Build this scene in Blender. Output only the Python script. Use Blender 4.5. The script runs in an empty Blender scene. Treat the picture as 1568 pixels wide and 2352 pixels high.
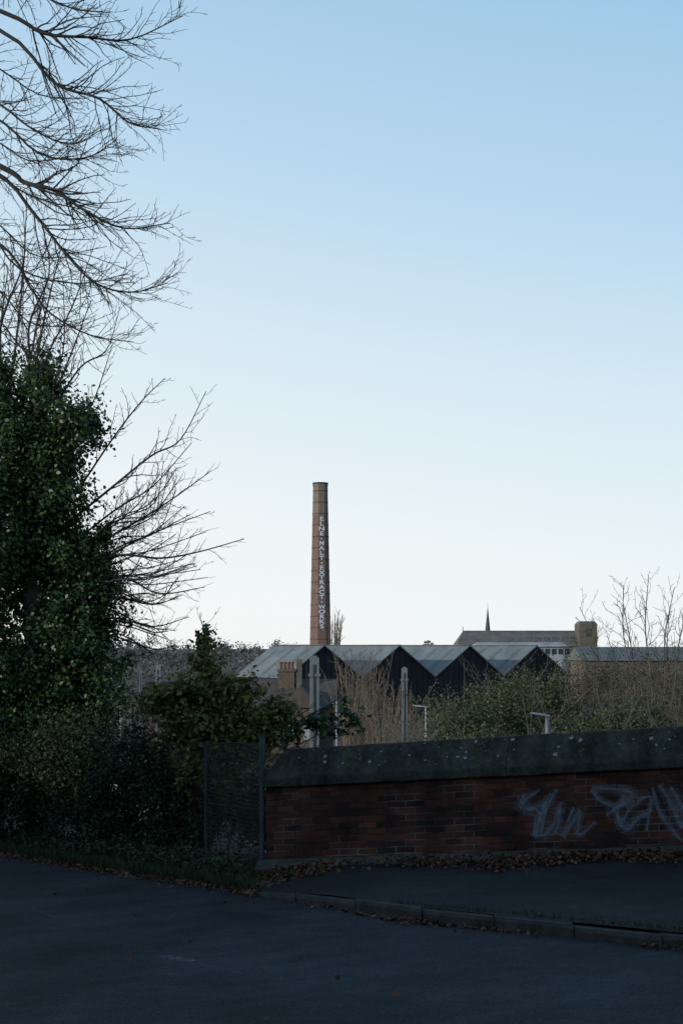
import bpy, math, numpy as np
from mathutils import Vector, Matrix
rng = np.random.default_rng(7)
scene = bpy.context.scene
scene.view_settings.view_transform = 'Standard'
scene.view_settings.look = 'None'
scene.view_settings.exposure = 0

# ------------------------------------------------------------------ sun + sky
SUN_AZ = math.atan2(-0.86, -0.51)
SUN_EL = math.radians(14)
w = bpy.data.worlds.new("World"); scene.world = w; w.use_nodes = True
nt = w.node_tree
bg = nt.nodes["Background"]
sky = nt.nodes.new("ShaderNodeTexSky"); sky.sky_type = 'NISHITA'; sky.sun_disc = False
sky.sun_elevation = SUN_EL; sky.sun_rotation = SUN_AZ % (2*math.pi)
sky.air_density = 1.0; sky.dust_density = 0.6; sky.ozone_density = 1.5
# hazy winter air: pale at the horizon, deeper blue overhead and away from the sun
tc = nt.nodes.new("ShaderNodeTexCoord"); sp = nt.nodes.new("ShaderNodeSeparateXYZ"); nt.links.new(tc.outputs["Generated"], sp.inputs[0])
mz = nt.nodes.new("ShaderNodeMath"); mz.operation = 'MULTIPLY_ADD'; mz.inputs[1].default_value = 0.18; nt.links.new(sp.outputs[0], mz.inputs[0]); nt.links.new(sp.outputs[2], mz.inputs[2])
rp = nt.nodes.new("ShaderNodeValToRGB"); cr = rp.color_ramp
stops = [(0.0, (0.89, 0.915, 0.92)), (0.08, (0.84, 0.895, 0.92)), (0.2, (0.68, 0.81, 0.895)), (0.31, (0.50, 0.69, 0.86)), (0.45, (0.345, 0.575, 0.79)), (1.0, (0.07, 0.18, 0.4))]
cr.elements[0].position = 0; cr.elements[0].color = (*stops[0][1], 1); cr.elements[1].position = 1; cr.elements[1].color = (*stops[-1][1], 1)
for p_, c_ in stops[1:-1]:
    e_ = cr.elements.new(p_); e_.color = (*c_, 1)
nt.links.new(mz.outputs[0], rp.inputs[0])
sc_ = nt.nodes.new("ShaderNodeVectorMath"); sc_.operation = 'SCALE'; sc_.inputs[3].default_value = 10.5; nt.links.new(rp.outputs[0], sc_.inputs[0])
mw = nt.nodes.new("ShaderNodeMix"); mw.data_type = 'RGBA'; mw.inputs[0].default_value = 0.94
nt.links.new(sky.outputs[0], mw.inputs[6]); nt.links.new(sc_.outputs[0], mw.inputs[7]); nt.links.new(mw.outputs[2], bg.inputs[0])
bg.inputs[1].default_value = 0.1
sd = Vector((math.sin(SUN_AZ)*math.cos(SUN_EL), math.cos(SUN_AZ)*math.cos(SUN_EL), math.sin(SUN_EL)))
sl = bpy.data.lights.new("sun", 'SUN'); sl.energy = 3.1; sl.angle = math.radians(0.5); sl.color = (1, 0.93, 0.83)
so = bpy.data.objects.new("sun", sl); scene.collection.objects.link(so)
so.rotation_euler = (-sd).to_track_quat('-Z', 'Y').to_euler(); so.location = (-30, -20, 30)

# ------------------------------------------------------------------ camera
cd = bpy.data.cameras.new("camera"); cam = bpy.data.objects.new("camera", cd)
scene.collection.objects.link(cam); scene.camera = cam
cd.lens = 50; cd.sensor_width = 36; cd.shift_y = 0.1335; cd.clip_end = 9000
cam.location = (0, 0, 2.7); cam.rotation_euler = (math.pi/2, 0, 0)

# ------------------------------------------------------------------ helpers
def mat(name, c1, c2=None, rough=0.85, scale=3.0, bump=0.0, bscale=40.0, island=False, spec=0.3, transl=0.0, lo=0.35, hi=0.65):
    m = bpy.data.materials.new(name); m.use_nodes = True
    n = m.node_tree.nodes; l = m.node_tree.links; b = n["Principled BSDF"]
    b.inputs["Roughness"].default_value = rough
    b.inputs["Specular IOR Level"].default_value = spec
    b.inputs["Base Color"].default_value = (*c1, 1)
    if c2 is not None:
        r = n.new("ShaderNodeValToRGB"); r.color_ramp.elements[0].color = (*c1, 1); r.color_ramp.elements[1].color = (*c2, 1)
        if island:
            g = n.new("ShaderNodeNewGeometry"); l.new(g.outputs["Random Per Island"], r.inputs[0])
        else:
            t = n.new("ShaderNodeTexCoord"); x = n.new("ShaderNodeTexNoise"); x.inputs["Scale"].default_value = scale
            x.inputs["Detail"].default_value = 8; x.inputs["Roughness"].default_value = 0.65
            l.new(t.outputs["Object"], x.inputs["Vector"]); l.new(x.outputs[0], r.inputs[0])
            r.color_ramp.elements[0].position = lo; r.color_ramp.elements[1].position = hi
        l.new(r.outputs[0], b.inputs["Base Color"])
        if transl > 0:
            tr = n.new("ShaderNodeBsdfTranslucent"); mx = n.new("ShaderNodeMixShader"); mx.inputs[0].default_value = transl
            l.new(r.outputs[0], tr.inputs[0]); l.new(b.outputs[0], mx.inputs[1]); l.new(tr.outputs[0], mx.inputs[2])
            l.new(mx.outputs[0], n["Material Output"].inputs[0])
    if bump > 0:
        t = n.new("ShaderNodeTexCoord"); x = n.new("ShaderNodeTexNoise"); x.inputs["Scale"].default_value = bscale; x.inputs["Detail"].default_value = 6
        bp = n.new("ShaderNodeBump"); bp.inputs["Strength"].default_value = bump; bp.inputs["Distance"].default_value = 0.02
        l.new(t.outputs["Object"], x.inputs["Vector"]); l.new(x.outputs[0], bp.inputs["Height"]); l.new(bp.outputs[0], b.inputs["Normal"])
    return m

def patchy(m, scale, lo=0.5, hi=1.6, stretch=(1, 1, 1), p0=.38, p1=.65):
    """multiply the base colour by a large-scale noise"""
    n = m.node_tree.nodes; l = m.node_tree.links; b = n["Principled BSDF"]; src = b.inputs["Base Color"].links[0].from_socket
    t = n.new("ShaderNodeTexCoord"); mp = n.new("ShaderNodeMapping"); mp.inputs["Scale"].default_value = stretch; l.new(t.outputs["Object"], mp.inputs[0])
    v = n.new("ShaderNodeTexNoise"); v.inputs["Scale"].default_value = scale; v.inputs["Detail"].default_value = 7; v.inputs["Roughness"].default_value = .7; l.new(mp.outputs[0], v.inputs["Vector"])
    r = n.new("ShaderNodeValToRGB"); r.color_ramp.elements[0].position = p0; r.color_ramp.elements[1].position = p1
    r.color_ramp.elements[0].color = (lo, lo, lo, 1); r.color_ramp.elements[1].color = (hi, hi, hi, 1); l.new(v.outputs[0], r.inputs[0])
    mx = n.new("ShaderNodeMix"); mx.data_type = 'RGBA'; mx.blend_type = 'MULTIPLY'; mx.inputs[0].default_value = 1
    l.new(src, mx.inputs[6]); l.new(r.outputs[0], mx.inputs[7]); l.new(mx.outputs[2], b.inputs["Base Color"])
    return m

def obj(name, V, Fc, m, parent=None, smooth=False, loc=None):
    me = bpy.data.meshes.new(name); me.from_pydata([tuple(v) for v in V], [], [tuple(f) for f in Fc]); me.update()
    ms = m if isinstance(m, (list, tuple)) else [m]
    for q in ms: me.materials.append(q)
    if smooth: me.polygons.foreach_set("use_smooth", [True]*len(me.polygons))
    o = bpy.data.objects.new(name, me); scene.collection.objects.link(o)
    if parent: o.parent = parent
    if loc is not None: o.location = loc
    return o

def quads_obj(name, V, m, parent=None):
    N = len(V); me = bpy.data.meshes.new(name)
    me.vertices.add(N*4); me.vertices.foreach_set("co", V.reshape(-1).astype(np.float32))
    me.loops.add(N*4); me.loops.foreach_set("vertex_index", np.arange(N*4, dtype=np.int32))
    me.polygons.add(N); me.polygons.foreach_set("loop_start", np.arange(N, dtype=np.int32)*4)
    try: me.polygons.foreach_set("loop_total", np.full(N, 4, dtype=np.int32))
    except Exception: pass
    me.update(calc_edges=True); me.materials.append(m)
    o = bpy.data.objects.new(name, me); scene.collection.objects.link(o)
    if parent: o.parent = parent
    return o

def empty(name, loc=(0, 0, 0), rz=0):
    e = bpy.data.objects.new(name, None); scene.collection.objects.link(e); e.location = loc; e.rotation_euler = (0, 0, rz); e.empty_display_size = 0.3
    return e

def box(name, x0, x1, y0, y1, z0, z1, m, parent=None, bevel=0):
    V = [(x0,y0,z0),(x1,y0,z0),(x1,y1,z0),(x0,y1,z0),(x0,y0,z1),(x1,y0,z1),(x1,y1,z1),(x0,y1,z1)]
    Fc = [(0,3,2,1),(4,5,6,7),(0,1,5,4),(1,2,6,5),(2,3,7,6),(3,0,4,7)]
    o = obj(name, V, Fc, m, parent)
    if bevel:
        b = o.modifiers.new("b", 'BEVEL'); b.width = bevel; b.segments = 2
    return o

def unit(a): return a/np.maximum(np.linalg.norm(a, axis=-1, keepdims=True), 1e-9)

def leaves(C, size, up=0.4, aspect=0.7, out=None):
    N = len(C)
    n = rng.normal(size=(N, 3)); n = unit(n); n[:, 2] += up
    if out is not None: n += out*0.6
    n = unit(n)
    t = unit(np.cross(n, rng.normal(size=(N, 3)))); b = np.cross(n, t)
    s = size*rng.uniform(0.55, 1.25, (N, 1))
    fold = n*s*0.12
    V = np.stack([C - t*s*0.5, C + b*s*aspect*0.5 + fold - t*s*0.08, C + t*s*0.5, C - b*s*aspect*0.5 + fold - t*s*0.08], axis=1)
    return V

def clump_points(clumps, n, sub=0.28, per=60, shell=0.55):
    cl = np.array(clumps, float); vol = (cl[:, 3]*cl[:, 4]*cl[:, 5])**(2/3); p = vol/vol.sum()
    K = max(4, n//per); idx = rng.choice(len(cl), K, p=p)
    d = unit(rng.normal(size=(K, 3))); r = rng.uniform(shell, 1.05, (K, 1))
    cc = cl[idx, :3] + d*r*cl[idx, 3:6]
    ss = sub*rng.uniform(0.5, 1.4, (K, 1))
    k = rng.integers(0, K, n)
    P = cc[k] + rng.normal(size=(n, 3))*ss[k]*0.55
    return P, d[k]

def foliage(name, clumps, n, size, m, parent=None, sub=0.28, per=60, shell=0.5, up=0.4):
    P, d = clump_points(clumps, n, sub, per, shell)
    return quads_obj(name, leaves(P, size, up=up, out=d), m, parent)

def smooth_path(pts, k=5):
    pts = np.array(pts, float)
    if len(pts) < 3: return np.array([pts[0]+(pts[-1]-pts[0])*t for t in np.linspace(0, 1, k+1)])
    P = np.vstack([2*pts[0]-pts[1], pts, 2*pts[-1]-pts[-2]]); out = []
    for i in range(1, len(P)-2):
        for t in np.linspace(0, 1, k, endpoint=False):
            a, b, c, d = P[i-1], P[i], P[i+1], P[i+2]
            out.append(0.5*((2*b)+(-a+c)*t+(2*a-5*b+4*c-d)*t*t+(-a+3*b-3*c+d)*t**3))
    out.append(pts[-1]); return np.array(out)

class Branches:
    def __init__(s): s.V = []; s.F = []; s.n = 0
    def tube(s, P, r0, r1, sides):
        N = len(P); T = np.gradient(P, axis=0); T = unit(T)
        ref = np.array([0.3, 0.9, 0.1]) if abs(T[0][1]) < 0.8 else np.array([1., 0, 0])
        A = unit(np.cross(T, ref)); B = np.cross(T, A)
        R = np.linspace(r0, r1, N)[:, None]
        an = np.arange(sides)*2*math.pi/sides
        ring = P[:, None, :] + R[:, None, :]*(A[:, None, :]*np.cos(an)[None, :, None] + B[:, None, :]*np.sin(an)[None, :, None])
        s.V.append(ring.reshape(-1, 3))
        i = np.arange(N-1)[:, None]*sides; j = np.arange(sides)[None, :]; jn = (j+1) % sides
        f = np.stack([i+j, i+jn, i+sides+jn, i+sides+j], axis=-1).reshape(-1, 4)+s.n
        s.F.append(f); s.n += N*sides
    def grow(s, path, r0, r1, lvl, spacing, lenf, upb=0.1, spread=(25, 55), jit=0.18, rmin=0.003, t0=0.12, flat=1.0):
        s.tube(path, r0, r1, 6 if r0 > 0.03 else (4 if r0 > 0.01 else 3))
        if lvl <= 0: return
        seg = np.linalg.norm(np.diff(path, axis=0), axis=1); L = seg.sum(); n = max(2, int(L/spacing))
        for q in range(n):
            t = t0+(1-t0)*(q+rng.random())/n; f = min(t, 0.999)*(len(path)-1); i = int(f)
            p = path[i]+(path[i+1]-path[i])*(f-i); tan = unit(path[i+1]-path[i])
            sd_ = rng.normal(size=3); sd_[1] *= flat; sd_ = unit(sd_-tan*sd_.dot(tan))
            a = math.radians(rng.uniform(*spread)); d = tan*math.cos(a)+sd_*math.sin(a)
            cl = lenf*L*(1-0.6*t)*rng.uniform(0.45, 1.1)
            if cl < 0.04: continue
            K = 5; pts = [p]; dd = d.copy()
            for _ in range(K):
                dd = unit(dd+rng.normal(size=3)*jit+np.array([0, 0, upb])); pts.append(pts[-1]+dd*cl/K)
            rr = max((r0+(r1-r0)*t)*0.55, rmin)
            s.grow(np.array(pts), rr, max(rr*0.4, rmin*0.75), lvl-1, spacing*0.62, max(lenf, .3), upb, spread, jit, rmin, 0.15, flat)
    def make(s, name, m, parent=None):
        V = np.vstack(s.V); Fc = np.vstack(s.F); N = len(Fc)
        me = bpy.data.meshes.new(name)
        me.vertices.add(len(V)); me.vertices.foreach_set("co", V.reshape(-1).astype(np.float32))
        me.loops.add(N*4); me.loops.foreach_set("vertex_index", Fc.reshape(-1).astype(np.int32))
        me.polygons.add(N); me.polygons.foreach_set("loop_start", np.arange(N, dtype=np.int32)*4)
        try: me.polygons.foreach_set("loop_total", np.full(N, 4, dtype=np.int32))
        except Exception: pass
        me.update(calc_edges=True); me.materials.append(m)
        me.polygons.foreach_set("use_smooth", [True]*N)
        o = bpy.data.objects.new(name, me); scene.collection.objects.link(o)
        if parent: o.parent = parent
        return o

# ------------------------------------------------------------------ materials
M_ivy = mat("ivy_leaf", (0.012, 0.034, 0.013), (0.058, 0.11, 0.028), rough=0.42, island=True, spec=0.4, transl=0.2)
M_bramble = mat("bramble_leaf", (0.011, 0.021, 0.011), (0.034, 0.05, 0.02), rough=0.65, island=True, spec=0.25, transl=0.1)
M_maple = mat("shrub_leaf", (0.045, 0.06, 0.018), (0.23, 0.21, 0.055), rough=0.55, island=True, spec=0.3, transl=0.3)
M_bush = mat("bush_leaf", (0.026, 0.04, 0.018), (0.088, 0.102, 0.04), rough=0.7, island=True, transl=0.15)
M_bushb = mat("bush_leaf_brown", (0.035, 0.036, 0.024), (0.085, 0.078, 0.048), rough=0.8, island=True)
M_bark = mat("bark", (0.05, 0.045, 0.035), (0.11, 0.1, 0.075), scale=6)
M_barkd = mat("bark_dark", (0.025, 0.024, 0.022), (0.05, 0.046, 0.04), scale=6)
M_twig = mat("twig_pale", (0.11, 0.09, 0.068), (0.17, 0.14, 0.105), scale=1)
M_litter = mat("leaf_litter", (0.03, 0.017, 0.011), (0.17, 0.08, 0.042), rough=0.8, island=True)
M_grass = mat("grass_blade", (0.018, 0.036, 0.014), (0.05, 0.072, 0.03), rough=0.6, island=True, transl=0.15)
M_soil = mat("soil", (0.016, 0.018, 0.012), (0.04, 0.037, 0.026), scale=1.4, bump=0.6, bscale=12)
M_stone = patchy(mat("coping_stone", (0.018, 0.02, 0.016), (0.054, 0.055, 0.045), scale=14, bump=1.0, bscale=45, rough=0.95, lo=.3, hi=.72), 2.2, .5, 1.6, (1.6, 1, .5))
M_plinth = mat("plinth_concrete", (0.03, 0.031, 0.026), (0.08, 0.078, 0.066), scale=6, bump=0.8, bscale=50)
M_kerb = mat("kerb_stone", (0.02, 0.02, 0.018), (0.05, 0.048, 0.042), scale=5, bump=0.7, bscale=50)
M_lichen = mat("lichen", (0.14, 0.16, 0.15), (0.3, 0.32, 0.3), scale=60)
M_lichy = mat("moss", (0.05, 0.055, 0.012), (0.1, 0.1, 0.025), scale=30)
M_steel = mat("galvanised_steel", (0.095, 0.115, 0.125), (0.14, 0.16, 0.17), scale=2, rough=0.65, spec=0.3)
M_post = mat("fence_post_paint", (0.03, 0.04, 0.042), (0.06, 0.07, 0.07), scale=8, rough=0.7)
M_lamp = mat("lamp_paint", (0.22, 0.24, 0.26), (0.28, 0.3, 0.32), scale=3, rough=0.5)
M_wire = mat("fence_wire", (0.022, 0.027, 0.027), (0.05, 0.055, 0.05), scale=4, rough=0.75)
M_black = mat("black_cladding", (0.007, 0.009, 0.012), (0.015, 0.018, 0.023), scale=0.6, rough=0.8)
M_white = mat("white_paint", (0.6, 0.6, 0.6), (0.7, 0.7, 0.7), scale=2, rough=0.5)
M_offw = mat("workshop_render", (0.2, 0.23, 0.26), (0.3, 0.33, 0.35), scale=1.5, rough=0.7)
M_glass = mat("dark_glass", (0.02, 0.025, 0.03), rough=0.15, spec=0.6)
M_tyre = mat("tyre", (0.015, 0.015, 0.015), rough=0.9)
M_redbrick = mat("house_brick", (0.07, 0.053, 0.042), (0.13, 0.098, 0.072), scale=2, bump=0.2)
M_tile = mat("roof_tile", (0.05, 0.042, 0.037), (0.09, 0.072, 0.064), scale=1.5)
M_slate = mat("roof_slate", (0.08, 0.078, 0.07), (0.14, 0.13, 0.118), scale=0.5)
M_pot = mat("chimney_pot", (0.12, 0.07, 0.055), (0.17, 0.1, 0.08), scale=3)
M_tan = mat("yellow_brick", (0.07, 0.064, 0.052), (0.125, 0.11, 0.088), scale=1.2)
M_far = mat("hazed_distant_leaf", (0.085, 0.095, 0.092), (0.16, 0.16, 0.148), rough=0.95, island=True)  # grey-blue distance haze is mixed into this leaf colour

def corrugated(name, c1, c2, ridge_scale, axis='X', rough=0.45):
    m = mat(name, c1, c2, rough=rough, scale=0.35, spec=0.4)
    n = m.node_tree.nodes; l = m.node_tree.links; b = n["Principled BSDF"]
    t = n.new("ShaderNodeTexCoord"); wv = n.new("ShaderNodeTexWave"); wv.bands_direction = axis; wv.inputs["Scale"].default_value = ridge_scale
    bp = n.new("ShaderNodeBump"); bp.inputs["Strength"].default_value = 0.6; bp.inputs["Distance"].default_value = 0.05
    l.new(t.outputs["Object"], wv.inputs["Vector"]); l.new(wv.outputs[0], bp.inputs["Height"]); l.new(bp.outputs[0], b.inputs["Normal"])
    return m
M_roof = corrugated("metal_roof", (0.085, 0.10, 0.108), (0.15, 0.165, 0.17), 0.9, 'Y', rough=.6)
M_roofg = corrugated("green_metal_roof", (0.065, 0.08, 0.075), (0.11, 0.12, 0.112), 0.5, 'X', rough=.6)
M_roofw = corrugated("pale_rusty_roof", (0.17, 0.13, 0.105), (0.33, 0.33, 0.33), 0.5, 'X')

SL = 0.075
def brick_wall_mat():
    m = bpy.data.materials.new("old_red_brick"); m.use_nodes = True
    n = m.node_tree.nodes; l = m.node_tree.links; b = n["Principled BSDF"]
    t = n.new("ShaderNodeTexCoord"); s = n.new("ShaderNodeSeparateXYZ"); l.new(t.outputs["Object"], s.inputs[0])
    mu = n.new("ShaderNodeMath"); mu.operation = 'MULTIPLY'; mu.inputs[1].default_value = -SL; l.new(s.outputs[0], mu.inputs[0])
    ad = n.new("ShaderNodeMath"); l.new(s.outputs[2], ad.inputs[0]); l.new(mu.outputs[0], ad.inputs[1])
    ay = n.new("ShaderNodeMath"); l.new(s.outputs[0], ay.inputs[0]); l.new(s.outputs[1], ay.inputs[1])
    c = n.new("ShaderNodeCombineXYZ"); l.new(ay.outputs[0], c.inputs[0]); l.new(ad.outputs[0], c.inputs[1])
    wn = n.new("ShaderNodeTexNoise"); wn.inputs["Scale"].default_value = 6; l.new(t.outputs["Object"], wn.inputs["Vector"])
    vm = n.new("ShaderNodeVectorMath"); vm.operation = 'MULTIPLY_ADD'; vm.inputs[1].default_value = (0.016, 0.016, 0)
    l.new(wn.outputs["Color"], vm.inputs[0]); l.new(c.outputs[0], vm.inputs[2])
    br = n.new("ShaderNodeTexBrick"); br.inputs["Scale"].default_value = 1
    br.inputs["Brick Width"].default_value = 0.23; br.inputs["Row Height"].default_value = 0.076; br.inputs["Mortar Size"].default_value = 0.008
    br.inputs["Mortar Smooth"].default_value = 0.4; br.inputs["Bias"].default_value = -0.1
    br.inputs["Color1"].default_value = (0.125, 0.046, 0.031, 1); br.inputs["Color2"].default_value = (0.026, 0.019, 0.018, 1)
    l.new(vm.outputs[0], br.inputs["Vector"])
    mn = n.new("ShaderNodeTexNoise"); mn.inputs["Scale"].default_value = 1.9; mn.inputs["Detail"].default_value = 7; l.new(t.outputs["Object"], mn.inputs["Vector"])
    mr = n.new("ShaderNodeValToRGB"); mr.color_ramp.elements[0].position = 0.46; mr.color_ramp.elements[1].position = 0.62
    mr.color_ramp.elements[0].color = (0.036, 0.029, 0.025, 1); mr.color_ramp.elements[1].color = (0.16, 0.155, 0.135, 1)
    l.new(mn.outputs[0], mr.inputs[0]); l.new(mr.outputs[0], br.inputs["Mortar"])
    gn = n.new("ShaderNodeTexNoise"); gn.inputs["Scale"].default_value = 1.3; gn.inputs["Detail"].default_value = 9; gn.inputs["Roughness"].default_value = 0.7
    l.new(t.outputs["Object"], gn.inputs["Vector"])
    gr = n.new("ShaderNodeValToRGB"); gr.color_ramp.elements[0].position = 0.4; gr.color_ramp.elements[1].position = 0.62
    gr.color_ramp.elements[0].color = (0.42, 0.43, 0.43, 1); gr.color_ramp.elements[1].color = (1.15, 1.1, 1.1, 1); l.new(gn.outputs[0], gr.inputs[0])
    mx = n.new("ShaderNodeMix"); mx.data_type = 'RGBA'; mx.blend_type = 'MULTIPLY'; mx.inputs[0].default_value = 1
    l.new(br.outputs["Color"], mx.inputs[6]); l.new(gr.outputs[0], mx.inputs[7]); l.new(mx.outputs[2], b.inputs["Base Color"])
    b.inputs["Roughness"].default_value = 0.95; b.inputs["Specular IOR Level"].default_value = 0.2
    bp = n.new("ShaderNodeBump"); bp.inputs["Strength"].default_value = 0.8; bp.inputs["Distance"].default_value = 0.008; bp.invert = True
    l.new(br.outputs["Fac"], bp.inputs["Height"])
    fn = n.new("ShaderNodeTexNoise"); fn.inputs["Scale"].default_value = 70; l.new(t.outputs["Object"], fn.inputs["Vector"])
    b2 = n.new("ShaderNodeBump"); b2.inputs["Strength"].default_value = 0.4; b2.inputs["Distance"].default_value = 0.006
    l.new(fn.outputs[0], b2.inputs["Height"]); l.new(bp.outputs[0], b2.inputs["Normal"]); l.new(b2.outputs[0], b.inputs["Normal"])
    return m
M_brick = brick_wall_mat()

def asphalt(name, c1, c2):
    m = mat(name, c1, c2, rough=0.85, scale=38, bump=0.9, bscale=110, spec=0.22, lo=.3, hi=.7)
    return patchy(patchy(m, .55, .62, 1.35, (1, 1, 1)), 2.2, .8, 1.25, (.6, 1.6, 1))
M_asph = asphalt("asphalt", (0.009, 0.012, 0.015), (0.047, 0.055, 0.062))
M_pave = asphalt("pavement_asphalt", (0.009, 0.010, 0.010), (0.04, 0.041, 0.04))

def worn(name, col, thr0, thr1, scale, amax=1.0):
    m = mat(name, col, rough=0.8); n = m.node_tree.nodes; l = m.node_tree.links; b = n["Principled BSDF"]
    t = n.new("ShaderNodeTexCoord"); x = n.new("ShaderNodeTexNoise"); x.inputs["Scale"].default_value = scale; x.inputs["Detail"].default_value = 8; x.inputs["Roughness"].default_value = 0.7
    r = n.new("ShaderNodeMapRange"); r.inputs[1].default_value = thr0; r.inputs[2].default_value = thr1; r.inputs[4].default_value = amax
    l.new(t.outputs["Object"], x.inputs["Vector"]); l.new(x.outputs[0], r.inputs[0]); l.new(r.outputs[0], b.inputs["Alpha"])
    return m
M_line = worn("worn_road_paint", (0.22, 0.22, 0.22), 0.42, 0.72, 18, .75)
M_line2 = worn("very_worn_road_paint", (0.16, 0.16, 0.16), 0.48, 0.78, 14, .6)
M_spray = worn("spray_paint", (0.24, 0.28, 0.34), 0.25, 0.8, 14, .58)
M_mist = worn("spray_mist", (0.22, 0.26, 0.32), 0.36, 0.75, 7, .42)

# ------------------------------------------------------------------ terrain
def Gp(x): return 0.06+0.073*np.clip(x, -14, 16)
KX = np.array([-30, -12, -4.95, -2.6, -0.87, 0.49, 2.76, 5, 9, 18, 40]); KY = np.array([46, 28.5, 20.6, 17.6, 15.5, 13.7, 11.5, 9.8, 8.0, 5.5, 0.5])
NX = np.array([-30, -12, -4, 0, 2, 5, 9, 18, 40]); NY = np.array([32, 16.5, 10.0, 6.4, 4.9, 3.1, 1.6, -0.8, -5.5])
BX = np.array([-60, -30, -10, -4.2, -1.5, -0.9, 4, 12, 20, 60]); BY = np.array([80, 53, 31, 24.5, 20.8, 18.4, 17.0, 14.6, 12.3, 0])
def sm(t): t = np.clip(t, 0, 1); return t*t*(3-2*t)
def ground_z(x, y):
    g = Gp(x)
    g = g+sm((np.interp(x, NX, NY)-0.6-y)/5.0)*1.0
    t = sm((y-np.interp(x, BX, BY))/9.0)
    z = g*(1-t)+(-5.5)*t
    far = sm((y-450)/1200)*(7.2+2.2*np.sin(x*0.004+1)+1.0*np.sin(x*0.011))
    return z+far
def geo(a, b, n): return np.geomspace(a, b, n)
xs = np.concatenate([-geo(12.4, 4000, 34)[::-1], np.arange(-12, 12.01, 0.3), geo(12.4, 4000, 34)])
ys = np.concatenate([-geo(12.4, 1500, 20)[::-1], np.arange(-12, 32.01, 0.3), geo(33, 6000, 45)])
X, Y = np.meshgrid(xs, ys); Z = ground_z(X, Y)
nearmask = (np.abs(X) < 14) & (Y < 34)
inroad = (Y < np.interp(X, KX, KY)+0.3) & (Y > np.interp(X, NX, NY)-0.3)
onpave = (X > -1.4) & (Y < 17.5)
Z = Z+np.where(nearmask & ~inroad & ~onpave, rng.normal(size=Z.shape)*0.015, 0)
nx, ny = len(xs), len(ys)
V = np.stack([X, Y, Z], -1).reshape(-1, 3)
i, j = np.meshgrid(np.arange(ny-1), np.arange(nx-1), indexing='ij'); a = (i*nx+j).reshape(-1)
obj("ground", V, np.stack([a, a+1, a+nx+1, a+nx], -1), M_soil, smooth=True)

def strip(name, xa, ya, xb, yb, dz, m, k=8):
    V = []; n = len(xa)
    for q in range(n):
        for t in np.linspace(0, 1, k):
            x = xa[q]*(1-t)+xb[q]*t; y = ya[q]*(1-t)+yb[q]*t; V.append((x, y, Gp(x)+dz))
    Fc = [(q*k+t, q*k+t+1, (q+1)*k+t+1, (q+1)*k+t) for q in range(n-1) for t in range(k-1)]
    return obj(name, V, Fc, m)
xa = np.arange(-13.5, 15.5, 0.5)
strip("road", xa, np.interp(xa, KX, KY), xa, np.interp(xa, NX, NY), 0.004, M_asph, k=10)
def dash(name, p, q, wd, m):
    p = np.array(p, float); q = np.array(q, float); d = unit(q-p); n = np.array([-d[1], d[0]])*wd/2; V = []
    K = 6
    for t in np.linspace(0, 1, K):
        c = p+(q-p)*t
        for s_ in (1, -1): e = c+n*s_; V.append((e[0], e[1], Gp(e[0])+0.009))
    return obj(name, V, [(2*k, 2*k+1, 2*k+3, 2*k+2) for k in range(K-1)], m)
mk = empty("road_markings")
for k, (p, q) in enumerate([((-3.98, 16.5), (-2.65, 14.6)), ((-1.62, 12.75), (-1.3, 12.4)), ((-1.25, 12.3), (-0.3, 11.25)), ((-6.5, 19.9), (-5.2, 18.1))]):
    o = dash("dash_%d" % k, p, q, 0.1, M_line if k == 1 else M_line2); o.parent = mk

WX = lambda x: 17.0-0.302*(x+0.9)
px = np.concatenate([[-1.15], np.arange(-0.9, 15.2, 0.4)])
pv = empty("pavement")
def kerbY(x): return np.interp(x, KX, KY)
V = []; n = len(px)
for x in px:
    yk = kerbY(x)+0.14; yw = WX(x)+0.12; h = 0.11*sm((x+1.2)/1.2)+0.006
    for t in np.linspace(0, 1, 6): V.append((x, yk*(1-t)+yw*t, Gp(x)+h+0.0))
o = obj("footway", V, [(q*6+t, (q+1)*6+t, (q+1)*6+t+1, q*6+t+1) for q in range(n-1) for t in range(5)], M_pave); o.parent = pv
kv = []; kf = []
x = -1.1
while x < 15:
    x2 = x+0.62; dh = rng.normal()*.01; dy_ = rng.normal()*.012
    b0 = len(kv)
    for xx in (x+0.004, x2-0.004):
        h = 0.1*sm((xx+1.25)/1.25)+0.008+dh; yk = kerbY(xx)+dy_; g = Gp(xx)
        kv += [(xx, yk, g-0.05), (xx, yk+0.005, g+h-0.03), (xx, yk+0.035, g+h), (xx, yk+0.14, g+h+0.002), (xx, yk+0.14, g-0.05)]
    kf += [(b0+i_, b0+5+i_, b0+6+i_, b0+1+i_) for i_ in range(4)]+[(b0, b0+1, b0+2, b0+3, b0+4), (b0+9, b0+8, b0+7, b0+6, b0+5)]
    x = x2
obj("kerb", kv, kf, M_kerb, pv)

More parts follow.
